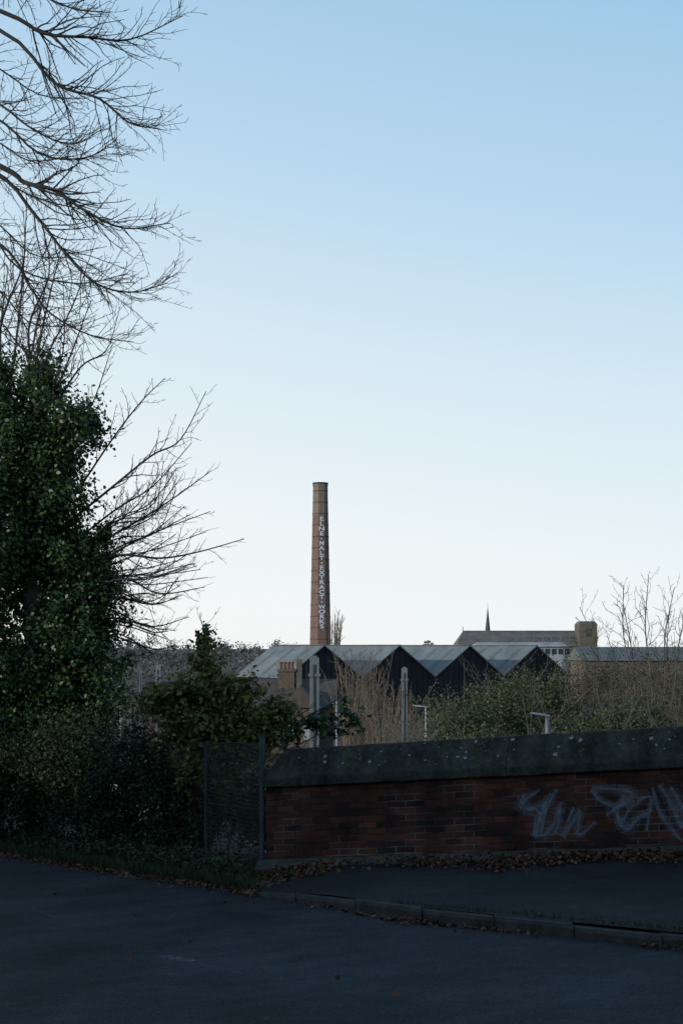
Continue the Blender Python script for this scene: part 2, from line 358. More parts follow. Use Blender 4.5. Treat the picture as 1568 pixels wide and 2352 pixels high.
# ------------------------------------------------------------------ bridge parapet wall
wall = empty("brick_wall", (-0.9, 17.0, -0.02), math.atan2(-0.289, 0.957))
LW = 20.0
def extr(name, prof, u0, u1, m, step=0.5, hip0=None, hip_z=0, wob=0):
    us = [u0]+list(np.arange(u0+step, u1-.05, step))+[u1]; V = []; P = len(prof)
    for k, u in enumerate(us):
        for (y, z) in prof:
            uu = u
            if k == 0 and hip0 is not None: uu = u+max(0, (z-hip_z))*hip0
            V.append((uu, y+rng.normal()*wob, z+SL*uu+rng.normal()*wob))
    Fc = [(k*P+p_, (k+1)*P+p_, (k+1)*P+(p_+1) % P, k*P+(p_+1) % P) for k in range(len(us)-1) for p_ in range(P)]
    Fc += [tuple(range(P)), tuple(range((len(us)-1)*P, len(us)*P))[::-1]]
    return obj(name, V, Fc, m, wall)
extr("plinth", [(-0.15, -0.3), (-0.15, 0.11), (-0.004, 0.2), (0.40, 0.2), (0.40, -0.3)], -0.1, LW, M_plinth, wob=.004)
extr("brickwork", [(0, 0.2), (0, 1.06), (0.36, 1.06), (0.36, 0.2)], 0, LW, M_brick)
extr("rear_face", [(0.02, -7), (0.02, -0.3), (0.38, -0.3), (0.38, -7)], 0.02, LW, M_brick)
u = -0.04; k = 0
while u < LW:
    L = 2.3+0.9*rng.random(); u2 = min(u+L, LW+0.02); dz = rng.normal()*0.003
    o = extr("coping_%d" % k, [(-0.06, 1.06+dz), (-0.06, 1.16+dz), (-0.045, 1.185+dz), (0.15, 1.50+dz), (0.22, 1.50+dz), (0.40, 1.185+dz), (0.42, 1.06+dz)], u+0.001, u2-0.001, M_stone, step=.25, hip0=(0.62 if k == 0 else None), hip_z=1.15, wob=.004)
    b = o.modifiers.new("b", 'BEVEL'); b.width = 0.012; b.segments = 2
    u = u2; k += 1
def slope_pt(u, h):
    y = -0.045+0.195*h; z = 1.185+0.315*h
    return np.array([u, y, z+SL*u])
nrm = unit(np.array([0, -0.315, 0.195])); e2 = unit(np.array([0, 0.195, 0.315])); e1 = unit(np.array([1, 0, SL]))
LV = []; LF = []; YV = []; YF = []
def spot(Vl, Fl, c, r):
    K = 11; b0 = len(Vl)
    for q in range(K):
        an = 2*math.pi*q/K; rr = r*rng.uniform(0.6, 1.15); Vl.append(c+nrm*0.018+e1*rr*math.cos(an)+e2*rr*math.sin(an))
    Fl.append(tuple(range(b0, b0+K)))
for (u, h, r) in [(0.72, .62, .022), (0.73, .42, .022), (0.95, .35, .016), (1.28, .35, .02), (1.75, .5, .018), (1.95, .3, .015), (2.33, .35, .018), (2.42, .3, .024), (2.42, .5, .018), (2.52, .85, .022), (2.95, .85, .026), (2.8, .3, .016), (3.45, .25, .028), (3.48, .5, .02), (3.62, .8, .028), (3.72, .7, .03), (4.5, .62, .026), (4.56, .38, .018), (4.7, .55, .014)]:
    spot(LV, LF, slope_pt(u, h), r)
for q in range(160): spot(LV, LF, slope_pt(rng.uniform(0.3, 19), rng.uniform(0.05, 0.95)), rng.uniform(0.003, 0.012))
for q in range(45): spot(LV, LF, slope_pt(rng.uniform(5.2, 19), rng.uniform(0.1, 0.9)), rng.uniform(0.012, 0.026))
for u0 in [1.05, 2.2, 2.62, 3.72, 4.55, 6, 8]:
    for q in range(12): spot(YV, YF, slope_pt(u0+rng.normal()*0.05, rng.uniform(0.1, 0.95)), rng.uniform(0.006, 0.018))
obj("lichen_spots", LV, LF, M_lichen, wall); obj("moss_spots", YV, YF, M_lichy, wall)
strokes = [[(45,0),(5,25),(25,40),(60,30),(40,70),(30,100)], [(10,5),(0,35),(45,50),(35,105)], [(70,8),(48,50),(38,100)],
           [(85,0),(60,45),(50,100),(80,70),(95,30),(85,95)], [(125,40),(100,100),(120,75),(140,50),(135,100),(175,75)],
           [(165,0),(215,5),(262,18),(225,45),(200,60)], [(165,5),(190,30),(225,42),(262,30)], [(240,20),(225,60),(245,92),(270,70),(300,55)],
           [(230,85),(262,40),(300,28),(290,100)], [(305,5),(318,50),(350,100),(372,120)], [(320,0),(345,40),(372,95)], [(345,5),(365,40),(400,110)],
           [(372,95),(385,40),(410,10),(420,80)], [(430,10),(425,95),(470,80)]]
def ribbons(name, wscale, m, lift):
    GV = []; GF = []
    for si, st in enumerate(strokes):
        P = smooth_path([(a_, b_, 0) for a_, b_ in st], 7)[:, :2]; T = unit(np.gradient(P, axis=0)); Nn = np.stack([-T[:, 1], T[:, 0]], 1)
        w0 = rng.uniform(2.4, 4.2)*wscale; b0 = len(GV); K = len(P)
        for q in range(K):
            for s_ in (1, -1):
                a_, b_ = P[q]+Nn[q]*s_*w0*(0.6+0.4*math.sin(math.pi*q/K)); uu = 3.06+a_*0.0048; vv = 0.88-b_*0.0052
                GV.append((uu, -lift-0.0012*si, vv+SL*uu))
        GF += [(b0+2*q, b0+2*q+1, b0+2*q+3, b0+2*q+2) for q in range(K-1)]
    obj(name, GV, GF, m, wall)
ribbons("graffiti_mist", 3.4, M_mist, .003)
ribbons("graffiti", 1.15, M_spray, .022)

# ------------------------------------------------------------------ wire fence
fence = empty("wire_fence")
fp = [(-0.95, 17.05), (-1.75, 18.35), (-2.9, 19.9), (-4.4, 21.4), (-7.5, 24.6), (-11, 28)]
Bf = Branches()
for k, (x, y) in enumerate(fp):
    g = float(Gp(x)); Bf.tube(np.array([[x, y, g-0.3], [x, y, g+0.8], [x, y, g+1.68-(.15 if k else 0)]]), 0.035 if k == 0 else .02, 0.035 if k == 0 else .02, 6)
Bf.make("posts", M_post, fence)
Bf = Branches()
for kk, (p, q) in enumerate(zip(fp[:-1], fp[1:])):
    p = np.array(p); q = np.array(q); L = np.linalg.norm(q-p); H = 1.5; stp = 0.05 if kk == 0 else 0.1; c = -H
    def pt(s_, h): xy = p+(q-p)*s_/L; return np.array([xy[0], xy[1], float(Gp(xy[0]))+0.03+h+(.04*math.sin(s_*2.2) if h > 1 else 0)])
    while c < L:
        a0, a1 = max(0, c), min(L, c+H)
        if a1 > a0+0.02:
            Bf.tube(np.array([pt(a0, a0-c), pt(a1, a1-c)]), 0.003, 0.003, 3)
            Bf.tube(np.array([pt(a0, H-(a0-c)), pt(a1, H-(a1-c))]), 0.003, 0.003, 3)
        c += stp
    if kk == 0:
        for h in np.arange(0.02, 1.5, .052):
            ss = np.linspace(0, L, 12); Bf.tube(np.array([pt(s1, h+.015*math.sin(s1*7+h*3)) for s1 in ss]), 0.0065, 0.0065, 3)
    for h in (0.02, 0.75, 1.5): Bf.tube(np.array([pt(s1, h) for s1 in np.linspace(0, L, 6)]), 0.006, 0.006, 4)
Bf.make("wire_mesh", M_wire, fence)

# ------------------------------------------------------------------ ivy covered tree
tree = empty("ivy_tree", (0, 0, 0))
B = Branches()
def lp(pts, y): return [(x, y+dy, z) for (x, dy, z) in pts]
D = 22.3
B.tube(smooth_path([(-4.7, D, -0.5), (-4.65, D, 1.5), (-4.8, D, 3.5), (-4.7, D, 5.2), (-4.75, D, 7.0)]), 0.28, 0.1, 8)
B.tube(smooth_path([(-5.9, D+.3, -0.6), (-5.8, D+.3, 2.5), (-5.6, D+.2, 5.2), (-5.5, D+.2, 7.3)]), 0.22, 0.07, 8)
rl = [([(-4.5,0,4.5),(-3.6,-.1,5.2),(-2.95,-.2,5.7),(-2.5,-.2,5.95),(-2.1,-.2,6.7)], .024),
      ([(-4.5,0,4.0),(-3.4,.1,4.6),(-2.7,.2,5.05),(-2.05,.1,5.5)], .022),
      ([(-4.5,0,3.9),(-3.5,-.2,4.15),(-2.8,-.3,4.1),(-2.2,-.3,4.2),(-1.5,-.3,4.4)], .026),
      ([(-4.5,0,3.8),(-3.4,-.3,3.8),(-2.8,-.4,3.55),(-2.1,-.4,3.65)], .024),
      ([(-4.5,0,3.5),(-3.6,0,3.3),(-3.0,.1,3.05),(-2.4,.1,3.2)], .02),
      ([(-4.5,0,3.1),(-3.6,.2,2.9),(-3.0,.3,2.7),(-2.6,.3,2.75)], .018),
      ([(-4.5,0,4.6),(-3.7,.2,5.9),(-3.2,.3,6.6),(-2.8,.3,7.0)], .02),
      ([(-4.4,0,4.2),(-3.6,.3,4.9),(-3.0,.4,5.3),(-2.4,.5,6.0)], .02),
      ([(-4.4,0,3.7),(-3.5,.4,4.3),(-2.9,.5,4.6),(-2.1,.5,4.9)], .02)]
for q in range(30):
    z1 = rng.uniform(2.6, 5.6); x1 = -1.95-.35*abs(z1-4.2)-rng.uniform(0, .6); z0 = 3.0+(z1-3.0)*.35
    rl.append(([(-4.4,0,z0),(-3.6,rng.normal()*.3,z0+(z1-z0)*.35+.2),(-3.0,rng.normal()*.4,z0+(z1-z0)*.65+.1*rng.normal()),(x1,rng.normal()*.4,z1)], .015))
for P, r in rl:
    B.grow(smooth_path(lp(P, D)), r, 0.006, 3, 0.16, 0.28, upb=0.06, rmin=0.0036, flat=0.8, jit=.2)
ul = [([(-4.75,0,6.6),(-4.6,0,7.3),(-4.2,0,8.1),(-3.85,0,9.1)], .025), ([(-4.75,0,6.6),(-4.9,0,7.7),(-4.6,.1,8.6),(-4.7,.1,9.4)], .03),
      ([(-5.5,0,6.9),(-5.3,0,7.9),(-5.0,.1,8.8),(-5.0,.1,9.6)], .03), ([(-5.5,0,6.8),(-5.7,.1,8.0),(-5.4,.1,9.4)], .025),
      ([(-4.6,0,6.3),(-4.1,0,7.1),(-3.7,.1,7.4),(-3.5,.1,8.0)], .02), ([(-4.7,0,6.4),(-4.4,.2,7.4),(-4.4,.2,8.6)], .02), ([(-4.4,0,5.6),(-3.9,.1,6.6),(-3.6,.1,7.5)], .018)]
for P, r in ul:
    B.grow(smooth_path(lp(P, D)), r, 0.005, 3, 0.15, 0.32, upb=0.12, rmin=0.0036, flat=0.8)
B.make("trunk_and_branches", M_barkd, tree)
ivy = [(-4.72,D,6.85,.36,.5,.65), (-5.5,D+.2,6.7,.5,.6,.8), (-4.35,D,6.05,.6,.7,.55), (-4.1,D-.1,6.2,.45,.5,.32), (-5.1,D,5.7,.9,.8,.9), (-4.6,D,5.1,.62,.7,.7), (-4.9,D,5.9,.6,.6,.7), (-4.9,D,4.6,.7,.7,.6),
       (-4.2,D,4.2,.6,.7,.5), (-3.85,D,3.75,.42,.5,.4), (-4.1,D,3.3,.75,.7,.6), (-5.2,D+.2,4.1,1.1,.9,1.2), (-4.1,D-.2,2.6,.75,.7,.7), (-5.0,D,2.2,1.2,.9,1.2),
       (-3.9,D-.3,1.9,.65,.6,.6), (-4.5,D-.2,1.0,1.1,.8,1.0), (-6.4,D+.3,3.0,1.3,1.0,2.6), (-6.3,D+.3,5.4,.9,.8,1.3)]
foliage("ivy_leaves", ivy, 150000, 0.074, M_ivy, tree, sub=0.22, per=70, shell=0.25)

hedge = empty("bramble_hedge")
hc = [(-4.8,21.2,.7,1.2,.5,.8), (-5.8,22.0,.5,1.2,.6,.9), (-7.5,23.6,.8,1.5,.8,1.2), (-3.9,20.5,.7,.5,.35,.7), (-3.2,19.8,.8,.5,.35,.8), (-2.8,19.4,1.15,.45,.35,.6), (-2.3,19.0,.6,.6,.35,.8), (-3.4,20.3,.3,.8,.4,.5),
      (-1.9,18.75,.55,.35,.25,.6), (-2.6,19.7,.5,1.0,.4,.7), (-3.7,20.8,1.2,.8,.5,.6), (-1.0,18.8,.5,.6,.4,.7), (-1.5,19.0,.9,.5,.3,.5)]
foliage("leaves", hc, 58000, 0.058, M_bramble, hedge, sub=0.17, per=50, shell=0.3)
B = Branches()
for q in range(90):
    x = rng.uniform(-5.5, -1.5); y = 18.8+(-1.5-x)*.9+rng.normal()*0.25; g = float(Gp(x)); d = rng.normal()*0.5
    B.grow(smooth_path([(x, y, g), (x+d*.4, y, g+.8), (x+d*1.1, y-.2, g+rng.uniform(1.0, 2.0))]), .006, .003, 1, .12, .3, rmin=.0028)
B.make("stems", M_bark, hedge)

shrub = empty("leafy_shrub")
B = Branches()
sx, sy = -1.85, 19.0
for (dx, dz, r) in [(0.05, 3.05, .018), (-.35, 2.2, .014), (.5, 2.1, .014), (.95, 1.9, .014), (1.5, 1.95, .014), (2.0, 1.75, .012), (-.6, 1.6, .014), (.3, 1.3, .014), (.2, 2.5, .014), (.75, 2.3, .012), (1.3, 1.6, .012), (1.85, 2.05, .012), (-.9, 1.9, .012), (-1.1, 2.3, .01), (1.1, 2.15, .01), (1.75, 1.5, .01)]:
    P = smooth_path([(sx, sy, -.2), (sx+dx*.25, sy-.1, .2+dz*.4), (sx+dx*.65, sy-.15, dz*.82), (sx+dx, sy-.1, dz)])
    B.grow(P, r, .005, 2, .18, .25, upb=.08, rmin=.0032)
B.make("stems", M_bark, shrub)
sc = [(-1.83,18.95,2.75,.1,.12,.3), (-1.78,18.95,2.4,.2,.2,.2), (-2.0,19,2.05,.5,.35,.25), (-1.4,18.95,2.1,.35,.3,.22), (-1.9,19,1.6,.65,.4,.4), (-1.25,19,1.5,.5,.35,.35), (-2.45,19.1,2.0,.25,.3,.2), (-.85,18.95,1.85,.25,.2,.13),
      (-1.8,18.9,1.0,.5,.35,.4), (-1.45,18.8,.7,.3,.3,.35), (-1.05,18.95,1.75,.35,.2,.2)]
foliage("leaves", sc, 12500, 0.09, M_maple, shrub, sub=0.15, per=20, shell=0.1, up=.7)
sc2 = [(-.35,18.9,1.72,.25,.15,.1), (0.05,18.9,1.9,.14,.12,.14), (-.1,18.9,1.6,.2,.12,.06), (.15,18.9,1.72,.12,.1,.06), (-.65,18.9,1.55,.2,.15,.12), (-1.82,18.95,2.9,.1,.1,.22)]
foliage("outer_leaves", sc2, 560, 0.1, M_ivy, shrub, sub=0.12, per=12, shell=0.1, up=.7)

# ------------------------------------------------------------------ overhanging bare tree (trunk left of view)
bt = empty("bare_beech_tree")
B = Branches(); TX, TY = -7.6, 14.5
B.tube(smooth_path([(TX, TY, -0.8), (TX+.05, TY, 2), (TX+.1, TY, 5.5), (TX+.1, TY, 9), (TX+.3, TY, 13)]), .34, .1, 10)
limbs = [
 ([(-7.5,0,9.3),(-5.0,-.3,9.6),(-3.36,-.5,8.98),(-2.93,-.5,8.76),(-2.50,-.5,8.72),(-2.07,-.5,8.70),(-1.56,-.5,8.93)], .03),
 ([(-7.5,0,9.0),(-5.0,-.4,9.3),(-3.36,-.6,8.76),(-2.80,-.6,8.23),(-2.37,-.6,8.08),(-2.07,-.6,7.84),(-1.77,-.6,7.78)], .026),
 ([(-7.5,0,8.2),(-5.0,-.4,8.4),(-3.5,-.6,7.95),(-2.95,-.6,7.54),(-2.50,-.6,7.50),(-2.2,-.6,7.67)], .018),
 ([(-7.5,0,7.8),(-5.0,-.4,8.2),(-3.36,-.6,7.43),(-3.10,-.6,7.26),(-2.80,-.6,7.18),(-2.50,-.6,6.98),(-2.12,-.6,6.81),(-1.67,-.6,6.86)], .036),
 ([(-7.5,0,7.4),(-5.0,-.4,8.0),(-3.5,-.5,7.45),(-3.02,-.5,6.98),(-2.72,-.5,6.60),(-2.42,-.5,6.30),(-2.07,-.5,6.21),(-1.71,-.5,6.30)], .026),
 ([(-7.5,0,7.0),(-5.0,-.2,7.3),(-3.5,-.3,6.8),(-3.10,-.3,6.30),(-2.89,-.3,6.04),(-2.50,-.3,5.83),(-2.07,-.3,5.76)], .02),
 ([(-7.5,0,10.0),(-5.0,-.2,10.3),(-3.6,-.3,9.7),(-3.1,-.3,9.3),(-2.7,-.3,9.1),(-2.3,-.3,9.05)], .022),
 ([(-7.5,0,8.8),(-5.2,.3,8.9),(-3.8,.3,8.5),(-3.2,.3,8.1),(-2.8,.3,7.95),(-2.5,.3,8.1)], .018),
 ([(-7.5,0,6.6),(-5.2,.3,6.7),(-3.8,.3,6.3),(-3.3,.3,5.8),(-2.9,.3,5.5)], .016),
 ([(-7.5,0,7.6),(-5.2,.3,7.9),(-3.8,.3,7.7),(-3.2,.3,7.4),(-2.6,.3,7.25)], .016),
 ([(-7.5,0,7.0),(-5.2,.1,7.5),(-3.8,.1,7.1),(-3.3,.1,6.6),(-2.7,.1,6.45),(-2.2,.1,6.55)], .016),
 ([(-7.5,0,9.2),(-5.2,.5,9.2),(-3.8,.5,8.9),(-3.2,.5,8.55),(-2.7,.5,8.5)], .014),
 ([(-7.5,0,8.0),(-5.2,.5,8.2),(-3.8,.5,8.1),(-3.3,.5,7.85),(-2.8,.5,7.9)], .014),
 ([(-7.5,0,6.4),(-5.2,.5,6.9),(-3.8,.5,6.6),(-3.3,.5,6.15),(-2.8,.5,6.1)], .014),
 ([(-7.5,0,7.2),(-5.2,.6,7.8),(-3.8,.6,7.3),(-3.3,.6,6.9),(-2.9,.6,6.85)], .013),
]
for P, r in limbs:
    B.grow(smooth_path(lp(P, TY), 4), r, .0045, 3, .13, .17, upb=.03, spread=(22, 60), jit=.16, rmin=.0027, t0=.42, flat=.9)
for q in range(9):
    an = rng.uniform(1.7, 5.2); z0 = rng.uniform(6, 12); L = rng.uniform(2.5, 4)
    B.grow(smooth_path([(TX+.1, TY, z0), (TX+math.cos(an)*L*.5, TY+math.sin(an)*L*.5, z0+.9), (TX+math.cos(an)*L, TY+math.sin(an)*L, z0+1.2)]), .06, .01, 2, .5, .3, upb=.08, rmin=.006)
B.make("trunk_and_branches", M_barkd, bt)
# second bare tree standing behind the ivy
b2t = empty("bare_ash_tree"); B = Branches()
B.tube(smooth_path([(-7.2, 29, -1.5), (-7.1, 29, 3), (-7.0, 29, 6)]), .2, .1, 7)
for (dx, zt) in [(-1.2, 10.5), (-.3, 11.6), (.6, 11.9), (1.3, 10.9), (1.9, 9.8), (.9, 9.2), (-.8, 11.2), (1.5, 8.6), (.2, 10.4), (1.0, 10.2)]:
    P = smooth_path([(-7.0, 29, 5.2), (-7.0+dx*.35, 29+rng.normal()*.3, 6.8), (-7.0+dx*.7, 29+rng.normal()*.4, 6+(zt-6)*.65), (-7.0+dx, 29, zt)])
    B.grow(P, .05, .01, 3, .33, .32, upb=.1, rmin=.0048, jit=.24)
B.make("trunk_and_branches", M_bark, b2t)

# ------------------------------------------------------------------ leaf litter + grass verge
def scatter_flat(f, n): return np.array([f() for _ in range(n)])
def lit_wall():
    while True:
        u = rng.uniform(-0.1, 15)
        if rng.random() < .45+.4*math.sin(u*1.9+1.2)+.25*math.sin(u*4.3) + (.25 if u > 2 else 0): break
    off = -0.15-abs(rng.normal())*(0.22+.1*math.sin(u*2.7)); x = -0.9+0.957*u+0.289*off; y = 17-0.289*u+0.957*off
    return (x, y, float(Gp(x))+0.125*float(sm((x+1.2)/1.2))+0.012+max(0, 0.08-0.22*(-off-.15))*rng.random())
def lit_kerb():
    while True:
        x = rng.uniform(-1.2, 9)
        if rng.random() < .4+.5*math.sin(x*2.3): break
    y = kerbY(x)-abs(rng.normal())*0.1; return (x, y, float(Gp(x))+0.015+rng.random()*.012)
def lit_left():
    x = rng.uniform(-9, -0.9); y = kerbY(x)+rng.normal()*0.18+.15; return (x, y, float(Gp(x))+0.02+rng.random()*.02)
def lit_any():
    x = rng.uniform(-5, 8); y = rng.uniform(8, 20); y = min(y, WX(max(x, -.9))-.2)
    on = y > kerbY(x)+.15; return (x, y, float(Gp(x))+(0.125 if on and x > -.2 else 0.015)+.005)
P = np.vstack([scatter_flat(lit_wall, 8500), scatter_flat(lit_kerb, 900), scatter_flat(lit_left, 3200), scatter_flat(lit_any, 80)])
quads_obj("fallen_leaves", leaves(P, 0.058, up=1.0, aspect=.75), M_litter)
def blades(P, h, wd):
    N = len(P); an = rng.uniform(0, 2*math.pi, N); d = np.stack([np.cos(an), np.sin(an), np.zeros(N)], 1)*wd/2
    hh = h*rng.uniform(.4, 1.3, (N, 1)); ln = rng.normal(size=(N, 3))*.35; ln[:, 2] = 1; T = P+ln*hh
    M_ = P+ln*hh*.55+rng.normal(size=(N, 3))*.004
    return np.stack([P-d, P+d, M_+d*.8+(T-M_)*.2, T], 1)
def gr_left():
    x = rng.uniform(-9, -1.0); y = kerbY(x)+0.15+rng.random()**1.3*1.5; return (x, y, float(Gp(x))-.01)
def gr_kerb():
    x = rng.uniform(.5, 4.5); y = kerbY(x)+0.2+abs(rng.normal())*.12; return (x, y, float(Gp(x))+.115)
Pg = np.vstack([scatter_flat(gr_left, 24000), scatter_flat(gr_kerb, 900)])
hs = np.where(np.arange(len(Pg)) < 24000, .15, .03)[:, None]
quads_obj("grass", blades(Pg, hs, .012), M_grass)
def weed(): x = rng.uniform(-8, -1.1); y = kerbY(x)+0.5+rng.random()*1.0; return (x, y, float(Gp(x))+rng.random()*.25)
quads_obj("weeds", leaves(scatter_flat(weed, 11000), .06, up=1.0), M_grass)
def bank():
    x = rng.uniform(-10, 10); y = np.interp(x, NX, NY)-.1-rng.random()*6; return (x, y, float(ground_z(np.array(x), np.array(y)))-.01)
quads_obj("bank_grass", blades(scatter_flat(bank, 16000), .12, .02), M_grass)

# ------------------------------------------------------------------ unseen tree, hedge and houses, added out of view to shade the foreground
M_ever = mat("evergreen_leaf", (0.02, 0.035, 0.015), (0.05, 0.07, 0.03), rough=0.7, island=True)
et = empty("shading_oak_tree")  # added off-frame so its porous crown partly shades the ivy tree
B = Branches(); B.tube(smooth_path([(-14, 18.5, -1), (-14, 18.5, 2), (-13.8, 18.6, 6)]), .35, .12, 8); B.make("trunk", M_barkd, et)
foliage("crown", [(-14,18.5,4.6,2.2,2.2,2.8), (-12.8,19.5,3.5,1.4,1.4,2), (-15,20.5,4.5,2.2,2.2,2.6), (-13.5,18,6.6,1.4,1.4,1.2)], 9500, .32, M_ever, et, sub=.7, per=40, shell=.3)
bh = empty("shading_hedge")  # added behind the camera to block sky light on wall and road
foliage("leaves", [(x_, -7.5+.8*math.sin(x_), 4.2, 2.6, 1.3, 5.4+.8*math.sin(x_*1.7)) for x_ in np.arange(-20, 24, 2.6)], 30000, .42, M_ever, bh, sub=.8, per=40, shell=.3)
def window(par, x, y, z, w_, h_):
    box("window_frame", x-.03, x+.05, y-w_/2, y+w_/2, z-h_/2, z+h_/2, M_white, par)
    box("window_pane", x-.02, x+.07, y-w_/2+.08, y+w_/2-.08, z-h_/2+.08, z+h_/2-.08, M_glass, par)
def shading_terrace(name, y0, y1, ze, zr, floors):  # invented off-frame blocks, ridge heights set by where their shadow should end
    th = empty(name)
    box("walls", -38, -30, y0, y1, -1.5, ze, M_redbrick, th)
    obj("roof", [(-38.4,y0-.3,ze),(-29.6,y0-.3,ze),(-34,y0-.3,zr),(-38.4,y1+.3,ze),(-29.6,y1+.3,ze),(-34,y1+.3,zr)], [(0,1,2),(5,4,3),(1,4,5,2),(3,0,2,5),(0,3,4,1)], M_tile, th)
    yy = y0+2.6
    while yy < y1-2:
        for zz in floors: window(th, -30, yy-1.1, zz, 1.1, 1.5)
        for zz in floors[1:]: window(th, -30, yy+1.3, zz, 1.0, 1.5)
        box("door", -30.02, -29.94, yy+.9, yy+1.8, -.9, 1.2, M_black, th)
        box("chimney_stack", -34.5, -33.5, yy+1.8, yy+2.5, zr-.8, zr+1.2, M_redbrick, th); yy += 5.2
shading_terrace("shading_house_row", -42, .2, 9.0, 13.2, (1.0, 3.9, 6.9))
shading_terrace("shading_house_row.001", .8, 11.5, 6.0, 9.3, (1.0, 3.9))

# ------------------------------------------------------------------ factory chimney (octagonal)
M_stack = bpy.data.materials.new("stack_brick"); M_stack.use_nodes = True
n = M_stack.node_tree.nodes; l = M_stack.node_tree.links; b = n["Principled BSDF"]; b.inputs["Roughness"].default_value = .9
t = n.new("ShaderNodeTexCoord"); s_ = n.new("ShaderNodeSeparateXYZ"); l.new(t.outputs["Object"], s_.inputs[0])
no = n.new("ShaderNodeTexNoise"); no.inputs["Scale"].default_value = 1.6; no.inputs["Detail"].default_value = 9; no.inputs["Roughness"].default_value = .75; l.new(t.outputs["Object"], no.inputs["Vector"])
r1 = n.new("ShaderNodeValToRGB"); r1.color_ramp.elements[0].position = .35; r1.color_ramp.elements[1].position = .68; r1.color_ramp.elements[0].color = (.10, .062, .05, 1); r1.color_ramp.elements[1].color = (.19, .125, .102, 1); l.new(no.outputs[0], r1.inputs[0])
r2 = n.new("ShaderNodeValToRGB"); r2.color_ramp.elements[0].position = .35; r2.color_ramp.elements[1].position = .68; r2.color_ramp.elements[0].color = (.12, .1, .078, 1); r2.color_ramp.elements[1].color = (.2, .165, .13, 1); l.new(no.outputs[0], r2.inputs[0])
gt = n.new("ShaderNodeMapRange"); gt.inputs[1].default_value = 25.6; gt.inputs[2].default_value = 26.4; l.new(s_.outputs[2], gt.inputs[0])
mx = n.new("ShaderNodeMix"); mx.data_type = 'RGBA'; l.new(gt.outputs[0], mx.inputs[0]); l.new(r1.outputs[0], mx.inputs[6]); l.new(r2.outputs[0], mx.inputs[7]); l.new(mx.outputs[2], b.inputs["Base Color"])
ch = empty("factory_chimney", (-3.71, 250, 0), math.radians(10))
def R(z): return 1.31+0.6*(31.8-z)/28.5
def lathe(name, prof, m, par, K=8, off=0, cx=0, cy=0):
    V = []
    for (z, r) in prof: V += [(cx+r*math.cos(2*math.pi*(q+off)/K), cy+r*math.sin(2*math.pi*(q+off)/K), z) for q in range(K)]
    Fc = [(a*K+q, a*K+(q+1) % K, (a+1)*K+(q+1) % K, (a+1)*K+q) for a in range(len(prof)-1) for q in range(K)]
    Fc += [tuple(range(K))[::-1], tuple(range((len(prof)-1)*K, len(prof)*K))]
    return obj(name, V, Fc, m, par)
lathe("shaft", [(-8, R(-8)), (31.2, R(31.2)), (31.2, R(31.2)+.06), (31.6, R(31.2)+.06)], M_stack, ch, off=.5)
lathe("cap", [(31.6, R(31.2)+.1), (31.85, R(31.2)+.1), (31.86, R(31.2)-.3)], M_black, ch, off=.5)
M_band = mat("iron_band", (.05, .035, .03), (.08, .06, .055), scale=2)
for q in range(16):
    z = 30.3-q*2.0; lathe("band_%d" % q, [(z, R(z)+.035), (z+.14, R(z)+.035)], M_band, ch, off=.5)
M_let = mat("painted_letters", (.5, .55, .6), (.62, .66, .7), scale=3, rough=.8)
txt = "ELNE.MALT.EXTRACT.WORKS"; slot = (25.8-6.14)/len(txt)
for q, c in enumerate(txt):
    zc = 25.8-slot*(q+.5); ya = -(R(zc)*0.9239)-0.05
    if c == '.':
        box("dot_%d" % q, -.13, .13, ya-.02, ya+.01, zc-.12, zc+.12, M_let, ch)
    else:
        cu = bpy.data.curves.new("letter", 'FONT'); cu.body = c; cu.size = .98; cu.align_x = 'CENTER'; cu.align_y = 'CENTER'; cu.offset = .026; cu.extrude = .01
        o = bpy.data.objects.new("letter_%d" % q, cu); scene.collection.objects.link(o); o.parent = ch; cu.materials.append(M_let)
        o.location = (0, ya, zc); o.rotation_euler = (math.radians(88.8), 0, 0); o.scale = (1.45 if c not in 'MW' else 1.12, 1.0, 1)

